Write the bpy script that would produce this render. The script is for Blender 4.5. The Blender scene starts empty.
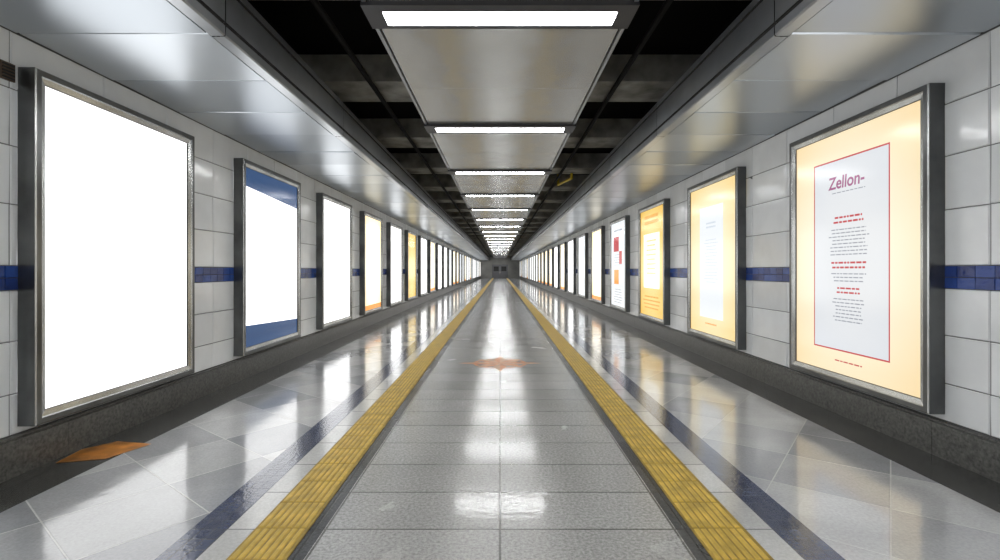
import bpy, random, math
from mathutils import Matrix, Vector
random.seed(7)
S=bpy.context.scene
try:
    S.view_settings.view_transform='Standard'
    S.view_settings.look='None'
except Exception as e: print(e)

Y0,Y1=-7.0,84.0
W=3.33; H=3.03

# ---------------------------------------------------------------- materials
def newmat(name):
    m=bpy.data.materials.new(name); m.use_nodes=True
    nt=m.node_tree; b=nt.nodes['Principled BSDF']
    return m,nt,b
def N(nt,t,**k):
    n=nt.nodes.new(t)
    for a,v in k.items(): setattr(n,a,v)
    return n
def ramp(nt,stops,interp='LINEAR'):
    r=nt.nodes.new('ShaderNodeValToRGB'); r.color_ramp.interpolation=interp
    e=r.color_ramp.elements
    while len(e)<len(stops): e.new(0.5)
    for i,(p,c) in enumerate(stops):
        e[i].position=p; e[i].color=(c[0],c[1],c[2],1) if len(c)>=3 else (c[0],)*3+(1,)
    return r
def simple(name,col,rough=0.5,metal=0.0,noise=0.0,nscale=20,bump=0.0,bscale=30,spec=0.5,coat=0):
    m,nt,b=newmat(name)
    b.inputs['Base Color'].default_value=(*col,1)
    b.inputs['Roughness'].default_value=rough
    b.inputs['Metallic'].default_value=metal
    b.inputs['Specular IOR Level'].default_value=spec
    b.inputs['Coat Weight'].default_value=coat
    b.inputs['Coat Roughness'].default_value=0.08
    tc=N(nt,'ShaderNodeTexCoord')
    if noise>0:
        n=N(nt,'ShaderNodeTexNoise'); n.inputs['Scale'].default_value=nscale; n.inputs['Detail'].default_value=6
        nt.links.new(tc.outputs['Object'],n.inputs['Vector'])
        r=ramp(nt,[(0.3,tuple(c*(1-noise) for c in col)),(0.7,tuple(min(1,c*(1+noise)) for c in col))])
        nt.links.new(n.outputs['Fac'],r.inputs['Fac']); nt.links.new(r.outputs['Color'],b.inputs['Base Color'])
    if bump>0:
        n=N(nt,'ShaderNodeTexNoise'); n.inputs['Scale'].default_value=bscale; n.inputs['Detail'].default_value=3
        nt.links.new(tc.outputs['Object'],n.inputs['Vector'])
        bp=N(nt,'ShaderNodeBump'); bp.inputs['Strength'].default_value=bump; bp.inputs['Distance'].default_value=0.01
        nt.links.new(n.outputs['Fac'],bp.inputs['Height']); nt.links.new(bp.outputs['Normal'],b.inputs['Normal'])
    return m
def tinted(name,c0,c1,rough,metal=0,bump=0,bscale=3,stretch=(1,1,1),dirt=0,dist=0.01,spec=0.5,r_var=0.0):
    """colour varies per panel through the 'tint' attribute"""
    m,nt,b=newmat(name)
    at=N(nt,'ShaderNodeAttribute',attribute_name='tint')
    r=ramp(nt,[(0,c0),(1,c1)])
    nt.links.new(at.outputs['Fac'],r.inputs['Fac'])
    tc=N(nt,'ShaderNodeTexCoord'); mp=N(nt,'ShaderNodeMapping'); mp.inputs['Scale'].default_value=stretch
    nt.links.new(tc.outputs['Object'],mp.inputs['Vector'])
    out=r.outputs['Color']
    if dirt>0:
        n=N(nt,'ShaderNodeTexNoise'); n.inputs['Scale'].default_value=4; n.inputs['Detail'].default_value=8
        nt.links.new(tc.outputs['Object'],n.inputs['Vector'])
        rr=ramp(nt,[(0.3,(1-dirt,)*3),(0.65,(1,1,1))]); nt.links.new(n.outputs['Fac'],rr.inputs['Fac'])
        mx=N(nt,'ShaderNodeMix',data_type='RGBA',blend_type='MULTIPLY'); mx.inputs[0].default_value=1
        nt.links.new(out,mx.inputs[6]); nt.links.new(rr.outputs['Color'],mx.inputs[7]); out=mx.outputs[2]
    nt.links.new(out,b.inputs['Base Color'])
    b.inputs['Roughness'].default_value=rough; b.inputs['Metallic'].default_value=metal
    b.inputs['Specular IOR Level'].default_value=spec
    if bump>0:
        n=N(nt,'ShaderNodeTexNoise'); n.inputs['Scale'].default_value=bscale; n.inputs['Detail'].default_value=2
        nt.links.new(mp.outputs['Vector'],n.inputs['Vector'])
        bp=N(nt,'ShaderNodeBump'); bp.inputs['Strength'].default_value=bump; bp.inputs['Distance'].default_value=dist
        nt.links.new(n.outputs['Fac'],bp.inputs['Height']); nt.links.new(bp.outputs['Normal'],b.inputs['Normal'])
    return m
def floor_mat(name,ca,cb,mortar,bw,rh,rot=0.0,rough=(0.1,0.25),msize=0.006,speck=0.15,bump=0.2,bscale=40,spec=0.5,offset=0.0,coat=0.0,loc=(0,0,0),stain=.25,dist=.004):
    m,nt,b=newmat(name)
    tc=N(nt,'ShaderNodeTexCoord'); mp=N(nt,'ShaderNodeMapping'); mp.inputs['Rotation'].default_value=(0,0,rot)
    mp.inputs['Location'].default_value=loc
    nt.links.new(tc.outputs['Object'],mp.inputs['Vector'])
    br=N(nt,'ShaderNodeTexBrick',offset=offset,squash=1.0)
    br.inputs['Color1'].default_value=(*ca,1); br.inputs['Color2'].default_value=(*cb,1); br.inputs['Mortar'].default_value=(*mortar,1)
    br.inputs['Scale'].default_value=1; br.inputs['Mortar Size'].default_value=msize; br.inputs['Mortar Smooth'].default_value=0.3
    br.inputs['Bias'].default_value=0; br.inputs['Brick Width'].default_value=bw; br.inputs['Row Height'].default_value=rh
    nt.links.new(mp.outputs['Vector'],br.inputs['Vector'])
    n=N(nt,'ShaderNodeTexNoise'); n.inputs['Scale'].default_value=55; n.inputs['Detail'].default_value=8; n.inputs['Roughness'].default_value=.7
    nt.links.new(tc.outputs['Object'],n.inputs['Vector'])
    r=ramp(nt,[(0.35,(1-speck,)*3),(0.65,(1+speck*0.6,)*3)]); nt.links.new(n.outputs['Fac'],r.inputs['Fac'])
    mx=N(nt,'ShaderNodeMix',data_type='RGBA',blend_type='MULTIPLY'); mx.inputs[0].default_value=1
    nt.links.new(br.outputs['Color'],mx.inputs[6]); nt.links.new(r.outputs['Color'],mx.inputs[7])
    n2=N(nt,'ShaderNodeTexNoise'); n2.inputs['Scale'].default_value=1.3; n2.inputs['Detail'].default_value=7; n2.inputs['Distortion'].default_value=1.0
    nt.links.new(tc.outputs['Object'],n2.inputs['Vector'])
    r2=ramp(nt,[(0.3,(1-stain,)*3),(0.7,(1,1,1))]); nt.links.new(n2.outputs['Fac'],r2.inputs['Fac'])
    mx2=N(nt,'ShaderNodeMix',data_type='RGBA',blend_type='MULTIPLY'); mx2.inputs[0].default_value=1
    nt.links.new(mx.outputs[2],mx2.inputs[6]); nt.links.new(r2.outputs['Color'],mx2.inputs[7])
    nt.links.new(mx2.outputs[2],b.inputs['Base Color'])
    mr=N(nt,'ShaderNodeMapRange'); mr.inputs['To Min'].default_value=rough[0]; mr.inputs['To Max'].default_value=rough[1]
    mr.inputs['From Min'].default_value=.3; mr.inputs['From Max'].default_value=.7
    nt.links.new(n2.outputs['Fac'],mr.inputs['Value']); nt.links.new(mr.outputs['Result'],b.inputs['Roughness'])
    b.inputs['Specular IOR Level'].default_value=spec
    b.inputs['Coat Weight'].default_value=coat; b.inputs['Coat Roughness'].default_value=0.06
    n3=N(nt,'ShaderNodeTexNoise'); n3.inputs['Scale'].default_value=bscale; n3.inputs['Detail'].default_value=3
    nt.links.new(tc.outputs['Object'],n3.inputs['Vector'])
    sub=N(nt,'ShaderNodeMath',operation='SUBTRACT'); nt.links.new(n3.outputs['Fac'],sub.inputs[0]); nt.links.new(br.outputs['Fac'],sub.inputs[1])
    bp=N(nt,'ShaderNodeBump'); bp.inputs['Strength'].default_value=bump; bp.inputs['Distance'].default_value=dist
    nt.links.new(sub.outputs[0],bp.inputs['Height']); nt.links.new(bp.outputs['Normal'],b.inputs['Normal'])
    nt.links.new(bp.outputs['Normal'],b.inputs['Coat Normal'])
    return m
def emit(name,col,st=1.0,col2=None,axis='X',radial=False,rx=1.0,ry=1.2):
    m,nt,b=newmat(name)
    b.inputs['Base Color'].default_value=(0.02,0.02,0.02,1); b.inputs['Roughness'].default_value=0.15
    b.inputs['Emission Color'].default_value=(*col,1); b.inputs['Emission Strength'].default_value=st
    if col2:
        tc=N(nt,'ShaderNodeTexCoord'); mp=N(nt,'ShaderNodeMapping'); mp.inputs['Scale'].default_value=(1/rx,1/ry,0)
        nt.links.new(tc.outputs['Object'],mp.inputs['Vector'])
        g=N(nt,'ShaderNodeTexGradient',gradient_type='SPHERICAL'); nt.links.new(mp.outputs['Vector'],g.inputs['Vector'])
        r=ramp(nt,[(0,col2),(0.75,col)]); r.color_ramp.interpolation='EASE'
        nt.links.new(g.outputs['Fac'],r.inputs['Fac']); nt.links.new(r.outputs['Color'],b.inputs['Emission Color'])
    return m

M_tile=tinted('white_glazed_tile',(.74,.76,.77),(.88,.90,.91),.13,bump=.38,bscale=2.8,dirt=.07,dist=.022)
M_grout=simple('tile_grout',(.12,.12,.12),.9)
M_blue=tinted('blue_mosaic_tile',(.014,.035,.18),(.03,.09,.38),.18,bump=.5,bscale=30,dirt=.4)
M_base=simple('dark_granite',(.085,.085,.078),.3,noise=.55,nscale=45)
M_steel=tinted('soffit_steel_panel',(.42,.46,.50),(.58,.62,.66),.33,metal=.82,bump=.10,bscale=1.2,stretch=(1,.5,1),dist=.03)
M_cpanel=tinted('centre_steel_panel',(.54,.54,.52),(.66,.66,.63),.23,metal=.8,bump=.4,bscale=1.5,stretch=(1,.8,1),dist=.06)
M_seam=simple('panel_seam',(.015,.015,.015),.8)
M_trim=simple('bulkhead_steel',(.42,.44,.46),.3,metal=.85,noise=.15,nscale=2)
M_trimd=simple('bulkhead_dark_steel',(.05,.05,.055),.4,metal=.5)
M_void=simple('black_ceiling_paint',(.004,.004,.004),.95,spec=.1)
M_beam=simple('sooty_concrete',(.26,.255,.23),.9,noise=.45,nscale=3,bump=.4,bscale=12,spec=.2)
M_pipe_y=simple('yellow_pipe_paint',(.55,.40,.02),.4)
M_pipe_g=simple('grey_conduit',(.012,.012,.012),.8,spec=.1)
M_fr=simple('frame_dark_steel',(.14,.145,.145),.28,metal=.85,noise=.3,nscale=3)
M_fr2=simple('frame_bevel_steel',(.50,.51,.50),.26,metal=.9,noise=.25,nscale=2)
M_black=simple('black_plastic',(.012,.012,.012),.5)
F_centre=floor_mat('centre_stone_tile',(.41,.405,.39),(.47,.465,.45),(.13,.13,.12),.94,.45,rough=(.20,.28),speck=.42,bump=.5,bscale=24,stain=.1,msize=.007,coat=.6,dist=.0018)
F_side=floor_mat('side_marble_tile',(.34,.35,.37),(.64,.64,.63),(.72,.72,.70),.62,.62,rot=math.radians(38),rough=(.10,.20),speck=.14,bump=.5,bscale=6,coat=.4,msize=.005,dist=.004)
F_light=floor_mat('pale_border_tile',(.54,.54,.53),(.62,.62,.60),(.25,.25,.25),.3,.45,rough=(.1,.2),bump=.2)
F_blue=floor_mat('blue_border_tile',(.018,.03,.085),(.06,.08,.15),(.09,.09,.10),.067,.1,rough=(.08,.18),bump=.3,coat=.4,msize=.003)
F_dark=floor_mat('dark_border_tile',(.055,.058,.062),(.085,.088,.09),(.02,.02,.02),.2,.45,rough=(.15,.3),bump=.25,speck=.4)
F_gut=floor_mat('dark_edge_granite',(.06,.06,.057),(.09,.09,.085),(.03,.03,.03),.45,.6,rough=(.10,.24),bump=.25,speck=.4,coat=.2)
M_yel=simple('yellow_tactile',(.58,.39,.06),.45,noise=.28,nscale=9,bump=.2)
M_yelb=simple('yellow_tactile_base',(.33,.22,.035),.55,noise=.3,nscale=12)
M_rust=simple('worn_orange_inlay',(.50,.17,.04),.4,noise=.35,nscale=14,spec=.3)
M_rust2=simple('orange_floor_paint',(.45,.17,.025),.35,noise=.45,nscale=8)
M_tan=simple('worn_tan_inlay',(.48,.26,.12),.4,noise=.3,nscale=14,spec=.3)

E_white=emit('backlit_white',(1,1,1),2.1)
E_cream=emit('backlit_cream',(1,.93,.72),1.0,col2=(.95,.70,.36),rx=1.5,ry=1.9)
E_yellow=emit('backlit_yellow',(1,.90,.62),1.0,col2=(.95,.68,.26),rx=1.4,ry=1.7)
E_orange=emit('backlit_orange',(1,.80,.32),.98,col2=(.90,.52,.06),rx=1.4,ry=1.7)
E_paper=emit('backlit_paper',(.82,.84,.86),.98,col2=(.68,.72,.78),rx=1.2,ry=1.6)
E_pale=emit('backlit_pale_blue',(.88,.92,.95),1.0)
E_wcream=emit('backlit_warm_white',(1,.97,.88),1.4,col2=(1,.80,.45),rx=1.3,ry=1.6)
E_blue=emit('backlit_blue',(.02,.075,.21),.85)
E_red=emit('print_red',(.62,.07,.08),.9)
E_grey=emit('print_grey',(.30,.32,.38),.9)
E_plum=emit('print_plum',(.42,.13,.28),.9)
E_or=emit('print_orange',(.95,.35,.05),1)
E_lamp=emit('lamp_diffuser',(.98,.99,1),27.0)

# ---------------------------------------------------------------- mesh builder
class B:
    def __init__(s): s.v=[];s.f=[];s.m=[];s.t=[]
    def quad(s,a,b,c,d,m=0,t=.5):
        i=len(s.v); s.v+= [a,b,c,d]; s.f.append((i,i+1,i+2,i+3)); s.m.append(m); s.t.append(t)
    def box(s,x0,x1,y0,y1,z0,z1,m=0,t=.5):
        i=len(s.v)
        s.v+=[(x0,y0,z0),(x1,y0,z0),(x1,y1,z0),(x0,y1,z0),(x0,y0,z1),(x1,y0,z1),(x1,y1,z1),(x0,y1,z1)]
        for f in ((0,3,2,1),(4,5,6,7),(0,1,5,4),(1,2,6,5),(2,3,7,6),(3,0,4,7)):
            s.f.append(tuple(i+k for k in f)); s.m.append(m); s.t.append(t)
    def tile(s,o,u,v,n,w,h,gap,bev,th,m=0,tilt=0.0,t=None):
        """bevelled tile on a plane: o origin, u,v in plane, n outward"""
        t=random.random() if t is None else t
        i=len(s.v); o=Vector(o)
        for (a,b) in ((gap,gap),(w-gap,gap),(w-gap,h-gap),(gap,h-gap)):
            s.v.append(tuple(o+u*a+v*b))
        dz=[random.uniform(-tilt,tilt) for _ in range(3)]; dz.append(dz[0]+dz[2]-dz[1])
        for k,(a,b) in enumerate(((gap+bev,gap+bev),(w-gap-bev,gap+bev),(w-gap-bev,h-gap-bev),(gap+bev,h-gap-bev))):
            s.v.append(tuple(o+u*a+v*b+n*(th+dz[k])))
        for f in ((4,5,6,7),(0,1,5,4),(1,2,6,5),(2,3,7,6),(3,0,4,7)):
            s.f.append(tuple(i+k for k in f)); s.m.append(m); s.t.append(t)
    def cyl(s,p,q,r,m=0,n=10):
        p=Vector(p);q=Vector(q);d=(q-p).normalized()
        a=d.orthogonal().normalized(); b=d.cross(a); i=len(s.v)
        for e in (p,q):
            for k in range(n):
                an=2*math.pi*k/n; s.v.append(tuple(e+a*math.cos(an)*r+b*math.sin(an)*r))
        for k in range(n):
            s.f.append((i+k,i+(k+1)%n,i+n+(k+1)%n,i+n+k)); s.m.append(m); s.t.append(.5)
        s.f.append(tuple(i+k for k in reversed(range(n)))); s.m.append(m); s.t.append(.5)
        s.f.append(tuple(i+n+k for k in range(n))); s.m.append(m); s.t.append(.5)
    def mesh(s,name,mats):
        me=bpy.data.meshes.new(name); me.from_pydata(s.v,[],s.f)
        for m in mats: me.materials.append(m)
        me.polygons.foreach_set('material_index',s.m)
        at=me.attributes.new('tint','FLOAT','FACE'); at.data.foreach_set('value',s.t)
        me.update(); return me
    def obj(s,name,mats,parent=None):
        o=bpy.data.objects.new(name,s.mesh(name,mats)); S.collection.objects.link(o)
        if parent: o.parent=parent
        return o
def empty(name,loc=(0,0,0),mat=None):
    e=bpy.data.objects.new(name,None); S.collection.objects.link(e); e.empty_display_size=.2
    if mat is not None: e.matrix_world=mat
    else: e.location=loc
    return e
X,Y,Z=Vector((1,0,0)),Vector((0,1,0)),Vector((0,0,1))

# ---------------------------------------------------------------- floor
b=B()
strips=[(0,.95,0),(.95,1.32,4),(1.32,1.47,2),(1.47,1.67,3),(1.67,2.88,1),(2.88,W+.15,5)]
for x0,x1,m in strips:
    for sg in (-1,1):
        a,c=(x0,x1) if sg>0 else (-x1,-x0)
        b.quad((a,Y0-.15,0),(c,Y0-.15,0),(c,Y1+.15,0),(a,Y1+.15,0),m)
b.box(-W-.15,W+.15,Y0-.15,Y1+.15,-.2,-.002,5)
b.obj('floor',[F_centre,F_side,F_light,F_blue,F_dark,F_gut])

for sg in (-1,1):
    b=B(); x0,x1=(1.03,1.32) if sg>0 else (-1.32,-1.03)
    n=int((Y1-Y0-.2)/.3)
    for k in range(n):
        y=Y0+.1+k*.3
        b.box(x0,x1,y+.002,y+.298,0,.006,1)
        for j in range(7):
            xx=x0+.012+j*.0385
            b.tile((xx,y+.006,.006),X,Y,Z,.028,.288,0,.005,.004,0)
    b.obj('tactile_paving_strip',[M_yel,M_yelb])

# inlaid floor emblem (worn star medallion)
b=B(); cx,cy=0,7.5
def flat_poly(b,pts,z,m):
    i=len(b.v); b.v+=[(p[0],p[1],z) for p in pts]; b.f.append(tuple(range(i,i+len(pts)))); b.m.append(m); b.t.append(.5)
for k in range(8):
    a0=k*math.pi/4; R=.62 if k%2==0 else .47
    for sd in (-1,1):
        flat_poly(b,[(cx,cy),(cx+.26*math.cos(a0+sd*.39),cy+.26*math.sin(a0+sd*.39)),(cx+R*math.cos(a0),cy+R*math.sin(a0))][::sd],.003,0 if sd>0 else 1)
for k in range(32):
    a0=k*math.pi/16;a1=(k+1)*math.pi/16
    if k%8==3: continue
    flat_poly(b,[(cx+r*math.cos(a),cy+r*math.sin(a)) for r,a in ((.35,a0),(.40,a0),(.40,a1),(.35,a1))],.002,0)
b.obj('floor_emblem',[M_rust,M_tan])
b=B()
flat_poly(b,[(-3.22,3.62),(-2.92,3.70),(-2.80,4.02),(-3.12,4.08),(-3.26,3.9)],.003,0)
b.obj('floor_marking',[M_rust2])

# ---------------------------------------------------------------- walls
rows=[(.27,.55),(.55,.91),(.91,1.262),(1.43,1.85),(1.85,2.25),(2.25,2.64),(2.64,3.03)]
for sg,nm in ((-1,'left'),(1,'right')):
    b=B()
    xs=sg*W
    if sg>0: b.box(xs+.008,xs+.15,Y0-.15,Y1+.15,0,4.2,1)
    else: b.box(xs-.15,xs-.008,Y0-.15,Y1+.15,0,4.2,1)
    n=Vector((-sg,0,0)); tw=.80
    k=0; y=Y0
    while y<Y1-.05:
        w=min(tw,Y1-y)
        for z0,z1 in rows:
            if sg>0: b.tile((xs+.008,y,z0),Y,Z,n,w,z1-z0,.003,.006,.008,0,tilt=.0035)
            else: b.tile((xs-.008,y+w,z0),-Y,Z,n,w,z1-z0,.003,.006,.008,0,tilt=.0035)
        y+=tw
    y=Y0
    while y<Y1-.05:
        w=min(.14,Y1-y)
        for j in (0,1):
            if sg>0: b.tile((xs+.008,y,1.262+j*.084),Y,Z,n,w,.084,.001,.002,.012,2,tilt=.001)
            else: b.tile((xs-.008,y+w,1.262+j*.084),-Y,Z,n,w,.084,.001,.002,.012,2,tilt=.001)
        y+=.14
    b.obj('wall_'+nm,[M_tile,M_grout,M_blue])
    b=B()
    y=Y0
    while y<Y1-.05:
        w=min(1.2,Y1-y)
        a,c=(xs-.05,xs) if sg>0 else (xs,xs+.05)
        b.box(a,c,y+.002,y+w-.002,0,.25,0)
        a,c=(xs-.035,xs) if sg>0 else (xs,xs+.035)
        b.box(a,c,y,y+w,.25,.268,0)
        y+=1.2
    b.obj('baseboard_'+nm,[M_base])

# far wall with recessed double door, back wall
b=B()
b.box(-W,-1.3,Y1-.02,Y1+.15,0,4.2,0); b.box(1.3,W,Y1-.02,Y1+.15,0,4.2,0); b.box(-1.3,1.3,Y1-.02,Y1+.15,2.3,4.2,0)
b.obj('wall_far',[simple('grey_plaster',(.16,.16,.15),.7,noise=.2,nscale=1)])
d=empty('door_1',(0,Y1+.05,0)); b=B()
for s_ in (-1,1):
    a,c=(0.01,1.28) if s_>0 else (-1.28,-.01)
    b.box(a,c,0,.05,.0,2.28,0); b.box(a+.2,c-.2,-.01,.0,1.2,2.0,1)
    b.box((.06 if s_>0 else -.12),(.12 if s_>0 else -.06),-.05,0,.9,1.15,2)
b.obj('leaves',[simple('door_paint',(.10,.10,.11),.5),simple('door_glass',(.03,.03,.03),.1),M_fr2],d)
b=B(); b.box(-W,W,Y0-.15,Y0,0,4.2,0); b.obj('wall_back',[M_tile])

# ---------------------------------------------------------------- ceiling
b=B(); b.box(-W,W,Y0-.15,Y1+.15,4.05,4.2,0); b.obj('ceiling',[M_void])
# stepped bulkhead section (x, z) from soffit edge up to the dark void
prof=[(1.99,3.03),(1.98,3.005),(1.895,3.005),(1.885,3.015),(1.885,3.075),(1.90,3.08),(1.90,3.10),(1.885,3.105),(1.885,3.33),(1.90,3.335),(1.90,3.35),(1.885,3.355),(1.885,3.41),(1.93,3.42),(W,3.42)]
pm=[1,2,2,2,1,1,1,2,1,1,1,2,3,3]
for sg,nm in ((-1,'left'),(1,'right')):
    b=B()
    y=Y0+.12; pl=.86
    while y<Y1-.05:
        w=min(pl,Y1-y)
        if sg>0: b.tile((2.0,y,3.04),Y,X,-Z,w,W-2.0,.009,.006,.012,0,tilt=.004)
        else: b.tile((-W,y,3.04),Y,X,-Z,w,W-2.0,.009,.006,.012,0,tilt=.004)
        y+=pl
    a,c=(1.99,W) if sg>0 else (-W,-1.99)
    b.box(a,c,Y0,Y1,3.042,3.06,1)
    seg=2.58; y=Y0+.12
    while y<Y1-.05:
        y2=min(y+seg,Y1)-.012
        for i in range(len(prof)-1):
            (xa,za),(xb,zb)=prof[i],prof[i+1]
            q=[(sg*xa,y,za),(sg*xb,y,zb),(sg*xb,y2,zb),(sg*xa,y2,za)]
            b.quad(*q,pm[i])
        y+=seg
    b.obj('ceiling_soffit',[M_steel,M_seam,M_trim,M_trimd])

# centre panels with lights
LP=3.13; L0=3.82
lights=[]
k=-3
while L0+k*LP<Y1-1:
    yl=L0+k*LP
    if yl>Y0+.5: lights.append(yl)
    k+=1
b=B()
for yl in lights:
    ys=yl+.28; seg=(LP-.34)/2
    for j in range(2):
        yy=ys+j*seg
        if yy+seg>Y1: continue
        b.tile((-1.0,yy,3.42),Y,X,-Z,seg,2.0,.006,.012,.02,0,tilt=.006)
        b.box(-1.0,1.0,yy+.006,yy+seg-.006,3.42,3.50,1)
# longitudinal edge channels
for sg in (-1,1):
    a,c=(1.0,1.03) if sg>0 else (-1.03,-1.0)
    b.box(a,c,Y0,Y1,3.395,3.52,2)
b.obj('ceiling_centre_panel',[M_cpanel,M_seam,M_trim])
for yl in lights:
    e=empty('ceiling_light',(0,yl,3.4)); b=B()
    b.box(-.995,.995,-.06,.26,.03,.09,0)
    b.box(-1.04,1.04,-.10,-.0,-.03,.03,0); b.box(-1.04,1.04,.215,.265,-.03,.03,0)
    b.box(-1.04,-.90,0,.22,-.03,.03,0); b.box(.90,1.04,0,.22,-.03,.03,0)
    b.obj('housing',[M_trimd],e)
    b=B(); b.box(-.90,.90,0.0,.215,-.024,.02,0); b.obj('diffuser',[E_lamp],e)
# beams in the dark void
b=B()
y=6.15-2.6*5
while y<Y1-1:
    if y>Y0: b.box(-3.3,3.3,y,y+.75,3.72,4.05,0)
    y+=2.6
b.obj('ceiling_beam',[M_beam,M_pipe_g])
b=B()
for x in (-1.56,1.42):
    b.cyl((x,Y0,3.66),(x,Y1,3.66),.03,0,8)
b.obj('ceiling_conduit',[M_pipe_g])
b=B(); b.cyl((1.72,12.0,3.60),(1.5,12.9,3.60),.03,0); b.cyl((1.5,12.9,3.60),(1.5,12.9,4.05),.03,0); b.cyl((1.72,12.0,3.60),(1.72,12.0,4.05),.03,0)
b.obj('ceiling_pipe',[M_pipe_y])

# wall vent
b=B(); b.box(-W,-W+.015,3.32,3.42,2.68,2.80,0)
for i in range(5): b.box(-W+.015,-W+.022,3.33,3.41,2.69+i*.022,2.70+i*.022,1)
b.obj('wall_vent',[simple('bronze_vent',(.10,.07,.05),.5,metal=.4),M_black])

# ---------------------------------------------------------------- lightboxes
BW,BH=1.80,2.48
def frame_mesh(w,h):
    b=B(); loops=[(0,0),(0,.12),(.008,.128),(.045,.128),(.052,.118),(.090,.110),(.095,.096)]
    mats=[0,1,0,1,1,2]
    hw,hh=w/2,h/2
    for li,(ins,z) in enumerate(loops):
        b.v+=[(-hw+ins,-hh+ins,z),(hw-ins,-hh+ins,z),(hw-ins,hh-ins,z),(-hw+ins,hh-ins,z)]
    for li in range(len(loops)-1):
        for k in range(4):
            a=li*4+k; c=li*4+(k+1)%4
            b.f.append((a,c,c+4,a+4)); b.m.append(mats[li]); b.t.append(.5)
    return b.mesh('frame',[M_fr,M_fr2,M_black])
FM={}
def rect(b,x0,x1,y0,y1,z,m=0):
    b.quad((x0,y0,z),(x1,y0,z),(x1,y1,z),(x0,y1,z),m)
def text(body,size,loc,mat,parent,shear=0,align='CENTER',bold=0):
    c=bpy.data.curves.new('text','FONT'); c.body=body; c.size=size; c.align_x=align; c.shear=shear; c.offset=bold
    c.materials.append(mat)
    o=bpy.data.objects.new('lettering',c); S.collection.objects.link(o); o.parent=parent; o.location=loc
    return o
def fake_lines(b,x0,x1,y,n,dy,m,th=.010,var=.3,z=.102):
    """rows of small word-length strokes"""
    for i in range(n):
        yy=y-i*dy; L=(x1-x0)*(1-random.random()*var); cx=(x0+x1)/2; x=cx-L/2
        while x<cx+L/2:
            w=random.uniform(.025,.07); rect(b,x,min(x+w,cx+L/2),yy,yy+th,z,m); x+=w+.012
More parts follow.
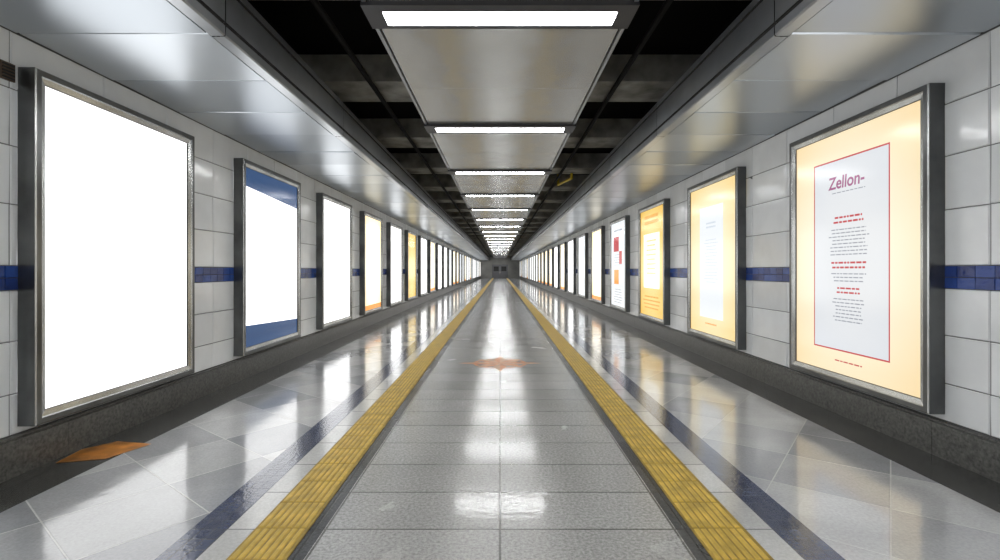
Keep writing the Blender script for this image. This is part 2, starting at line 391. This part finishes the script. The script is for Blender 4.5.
def lightbox(side,y0,kind,w=BW):
    yc=y0+w/2; zc=.32+BH/2
    if side>0: R=Matrix(((0,0,-1,W),(-1,0,0,yc),(0,1,0,zc),(0,0,0,1)))
    else: R=Matrix(((0,0,1,-W),(1,0,0,yc),(0,1,0,zc),(0,0,0,1)))
    e=empty('advertising_lightbox',mat=R)
    if w not in FM: FM[w]=frame_mesh(w,BH)
    f=bpy.data.objects.new('frame',FM[w]); S.collection.objects.link(f); f.parent=e
    hw,hh=w/2-.09,BH/2-.09
    base={'white':E_white,'blueband':E_white,'menu':E_cream,'cream':E_yellow,'orange':E_orange,'art':E_pale,'wcream':E_wcream,'pale':E_pale,'yellow':E_orange}[kind]
    b=B(); rect(b,-hw,hw,-hh,hh,.098); b.obj('screen',[base],e)
    if kind=='blueband':
        b=B(); b.quad((-hw,hh-.24,.1),(hw,hh-.34,.1),(hw,hh,.1),(-hw,hh,.1),0)
        b.quad((-hw,-hh,.1),(hw,-hh,.1),(hw,-hh+.22,.1),(-hw,-hh+.28,.1),0); b.obj('print',[E_blue],e)
    if kind=='menu':
        b=B(); x0,x1,y0_,y1_=-.50,.50,-.93,.90
        rect(b,x0,x1,y0_,y1_,.100,0)
        t=.014
        for r in ((x0,x1,y0_,y0_+t),(x0,x1,y1_-t,y1_),(x0,x0+t,y0_,y1_),(x1-t,x1,y0_,y1_)): rect(b,*r,.101,1)
        fake_lines(b,-.20,.20,.33,2,.045,1,.018,.1)
        fake_lines(b,-.27,.27,.22,8,.034,2,.009)
        fake_lines(b,-.24,.24,-.10,2,.045,1,.018,.1)
        fake_lines(b,-.24,.24,-.20,3,.034,2,.009)
        fake_lines(b,-.16,.16,-.34,2,.04,1,.016,.1)
        fake_lines(b,-.22,.22,-.44,7,.034,2,.009)
        fake_lines(b,-.22,.22,.575,1,.03,2,.007,0)
        fake_lines(b,-.18,.18,-1.03,1,.03,1,.012,0)
        b.obj('print',[E_paper,E_red,E_grey],e)
        text('Zellon-',.165,(-.03,.62,.103),E_plum,e,shear=.08,bold=.003)
    if kind=='cream':
        b=B(); rect(b,-.42,.42,-.90,.82,.1,0); fake_lines(b,-.2,.2,.55,2,.06,1,.025,.2,z=.101)
        fake_lines(b,-.26,.26,.3,14,.05,1,.010,.4,z=.101); fake_lines(b,-.2,.2,-1.0,1,.03,2,.02,0,z=.101)
        b.obj('print',[E_pale,emit('print_faint',(.68,.75,.82),.95),E_or],e)
    if kind in('orange',):
        b=B()
        fake_lines(b,-.6,.6,.95,2,.12,0,.07,.3,z=.1)
        rect(b,-.55,.55,-.55,.62,.1,1); fake_lines(b,-.4,.4,.45,8,.1,2,.04,.5,z=.101)
        fake_lines(b,-.6,.6,-.75,4,.08,0,.03,.3,z=.1)
        b.obj('print',[emit('print_amber',(.85,.38,.04),.95),E_wcream,emit('print_gold',(.95,.66,.25),1)],e)
    if kind=='art':
        b=B(); rect(b,-.5,.1,.35,.75,.1,0); rect(b,.15,.45,.0,.35,.101,0); rect(b,-.45,.1,-.55,-.15,.1,1)
        fake_lines(b,-.5,.5,.9,1,.1,2,.05,.1,z=.1); fake_lines(b,-.5,.5,.25,5,.07,2,.015,.3,z=.1005); fake_lines(b,-.5,.5,-.7,6,.07,2,.015,.3,z=.1)
        b.obj('print',[E_red,E_or,E_grey],e)
    if kind=='wcream':
        b=B(); rect(b,-hw,hw,-hh,-hh+.12,.1,0); fake_lines(b,-.3,.3,.2,5,.12,1,.03,.3,z=.101); b.obj('print',[E_or,E_yellow],e)
    return e
LK={-3:'white',-2:'white',-1:'white',0:'white',1:'blueband',2:'white',3:'wcream',4:'white',5:'yellow',6:'white',7:'wcream',8:'white',9:'white',10:'pale',11:'wcream'}
RK={-3:'white',-2:'wcream',-1:'white',0:'menu',1:'cream',2:'orange',3:'art',4:'wcream',5:'pale',6:'white',7:'wcream',8:'white',9:'wcream'}
for k in range(-3,40):
    y=3.45+2.80*k
    if y>Y0+.2 and y+BW<Y1-.3: lightbox(-1,y,LK.get(k,random.choice(['white','white','wcream','pale'])))
    y=3.74+3.02*k
    if y>Y0+.2 and y+BW<Y1-.3: lightbox(1,y,RK.get(k,random.choice(['white','white','wcream','pale'])))

# ---------------------------------------------------------------- world + camera
w=bpy.data.worlds.new('world'); S.world=w; w.use_nodes=True
w.node_tree.nodes['Background'].inputs[0].default_value=(.5,.55,.6,1); w.node_tree.nodes['Background'].inputs[1].default_value=.02
cd=bpy.data.cameras.new('camera'); cd.lens=18; cd.sensor_width=36; cd.shift_y=-.01; cd.clip_end=300; cd.clip_start=.05
c=bpy.data.objects.new('camera',cd); S.collection.objects.link(c); c.location=(0,0,1.4); c.rotation_euler=(math.radians(90),0,0)
S.camera=c
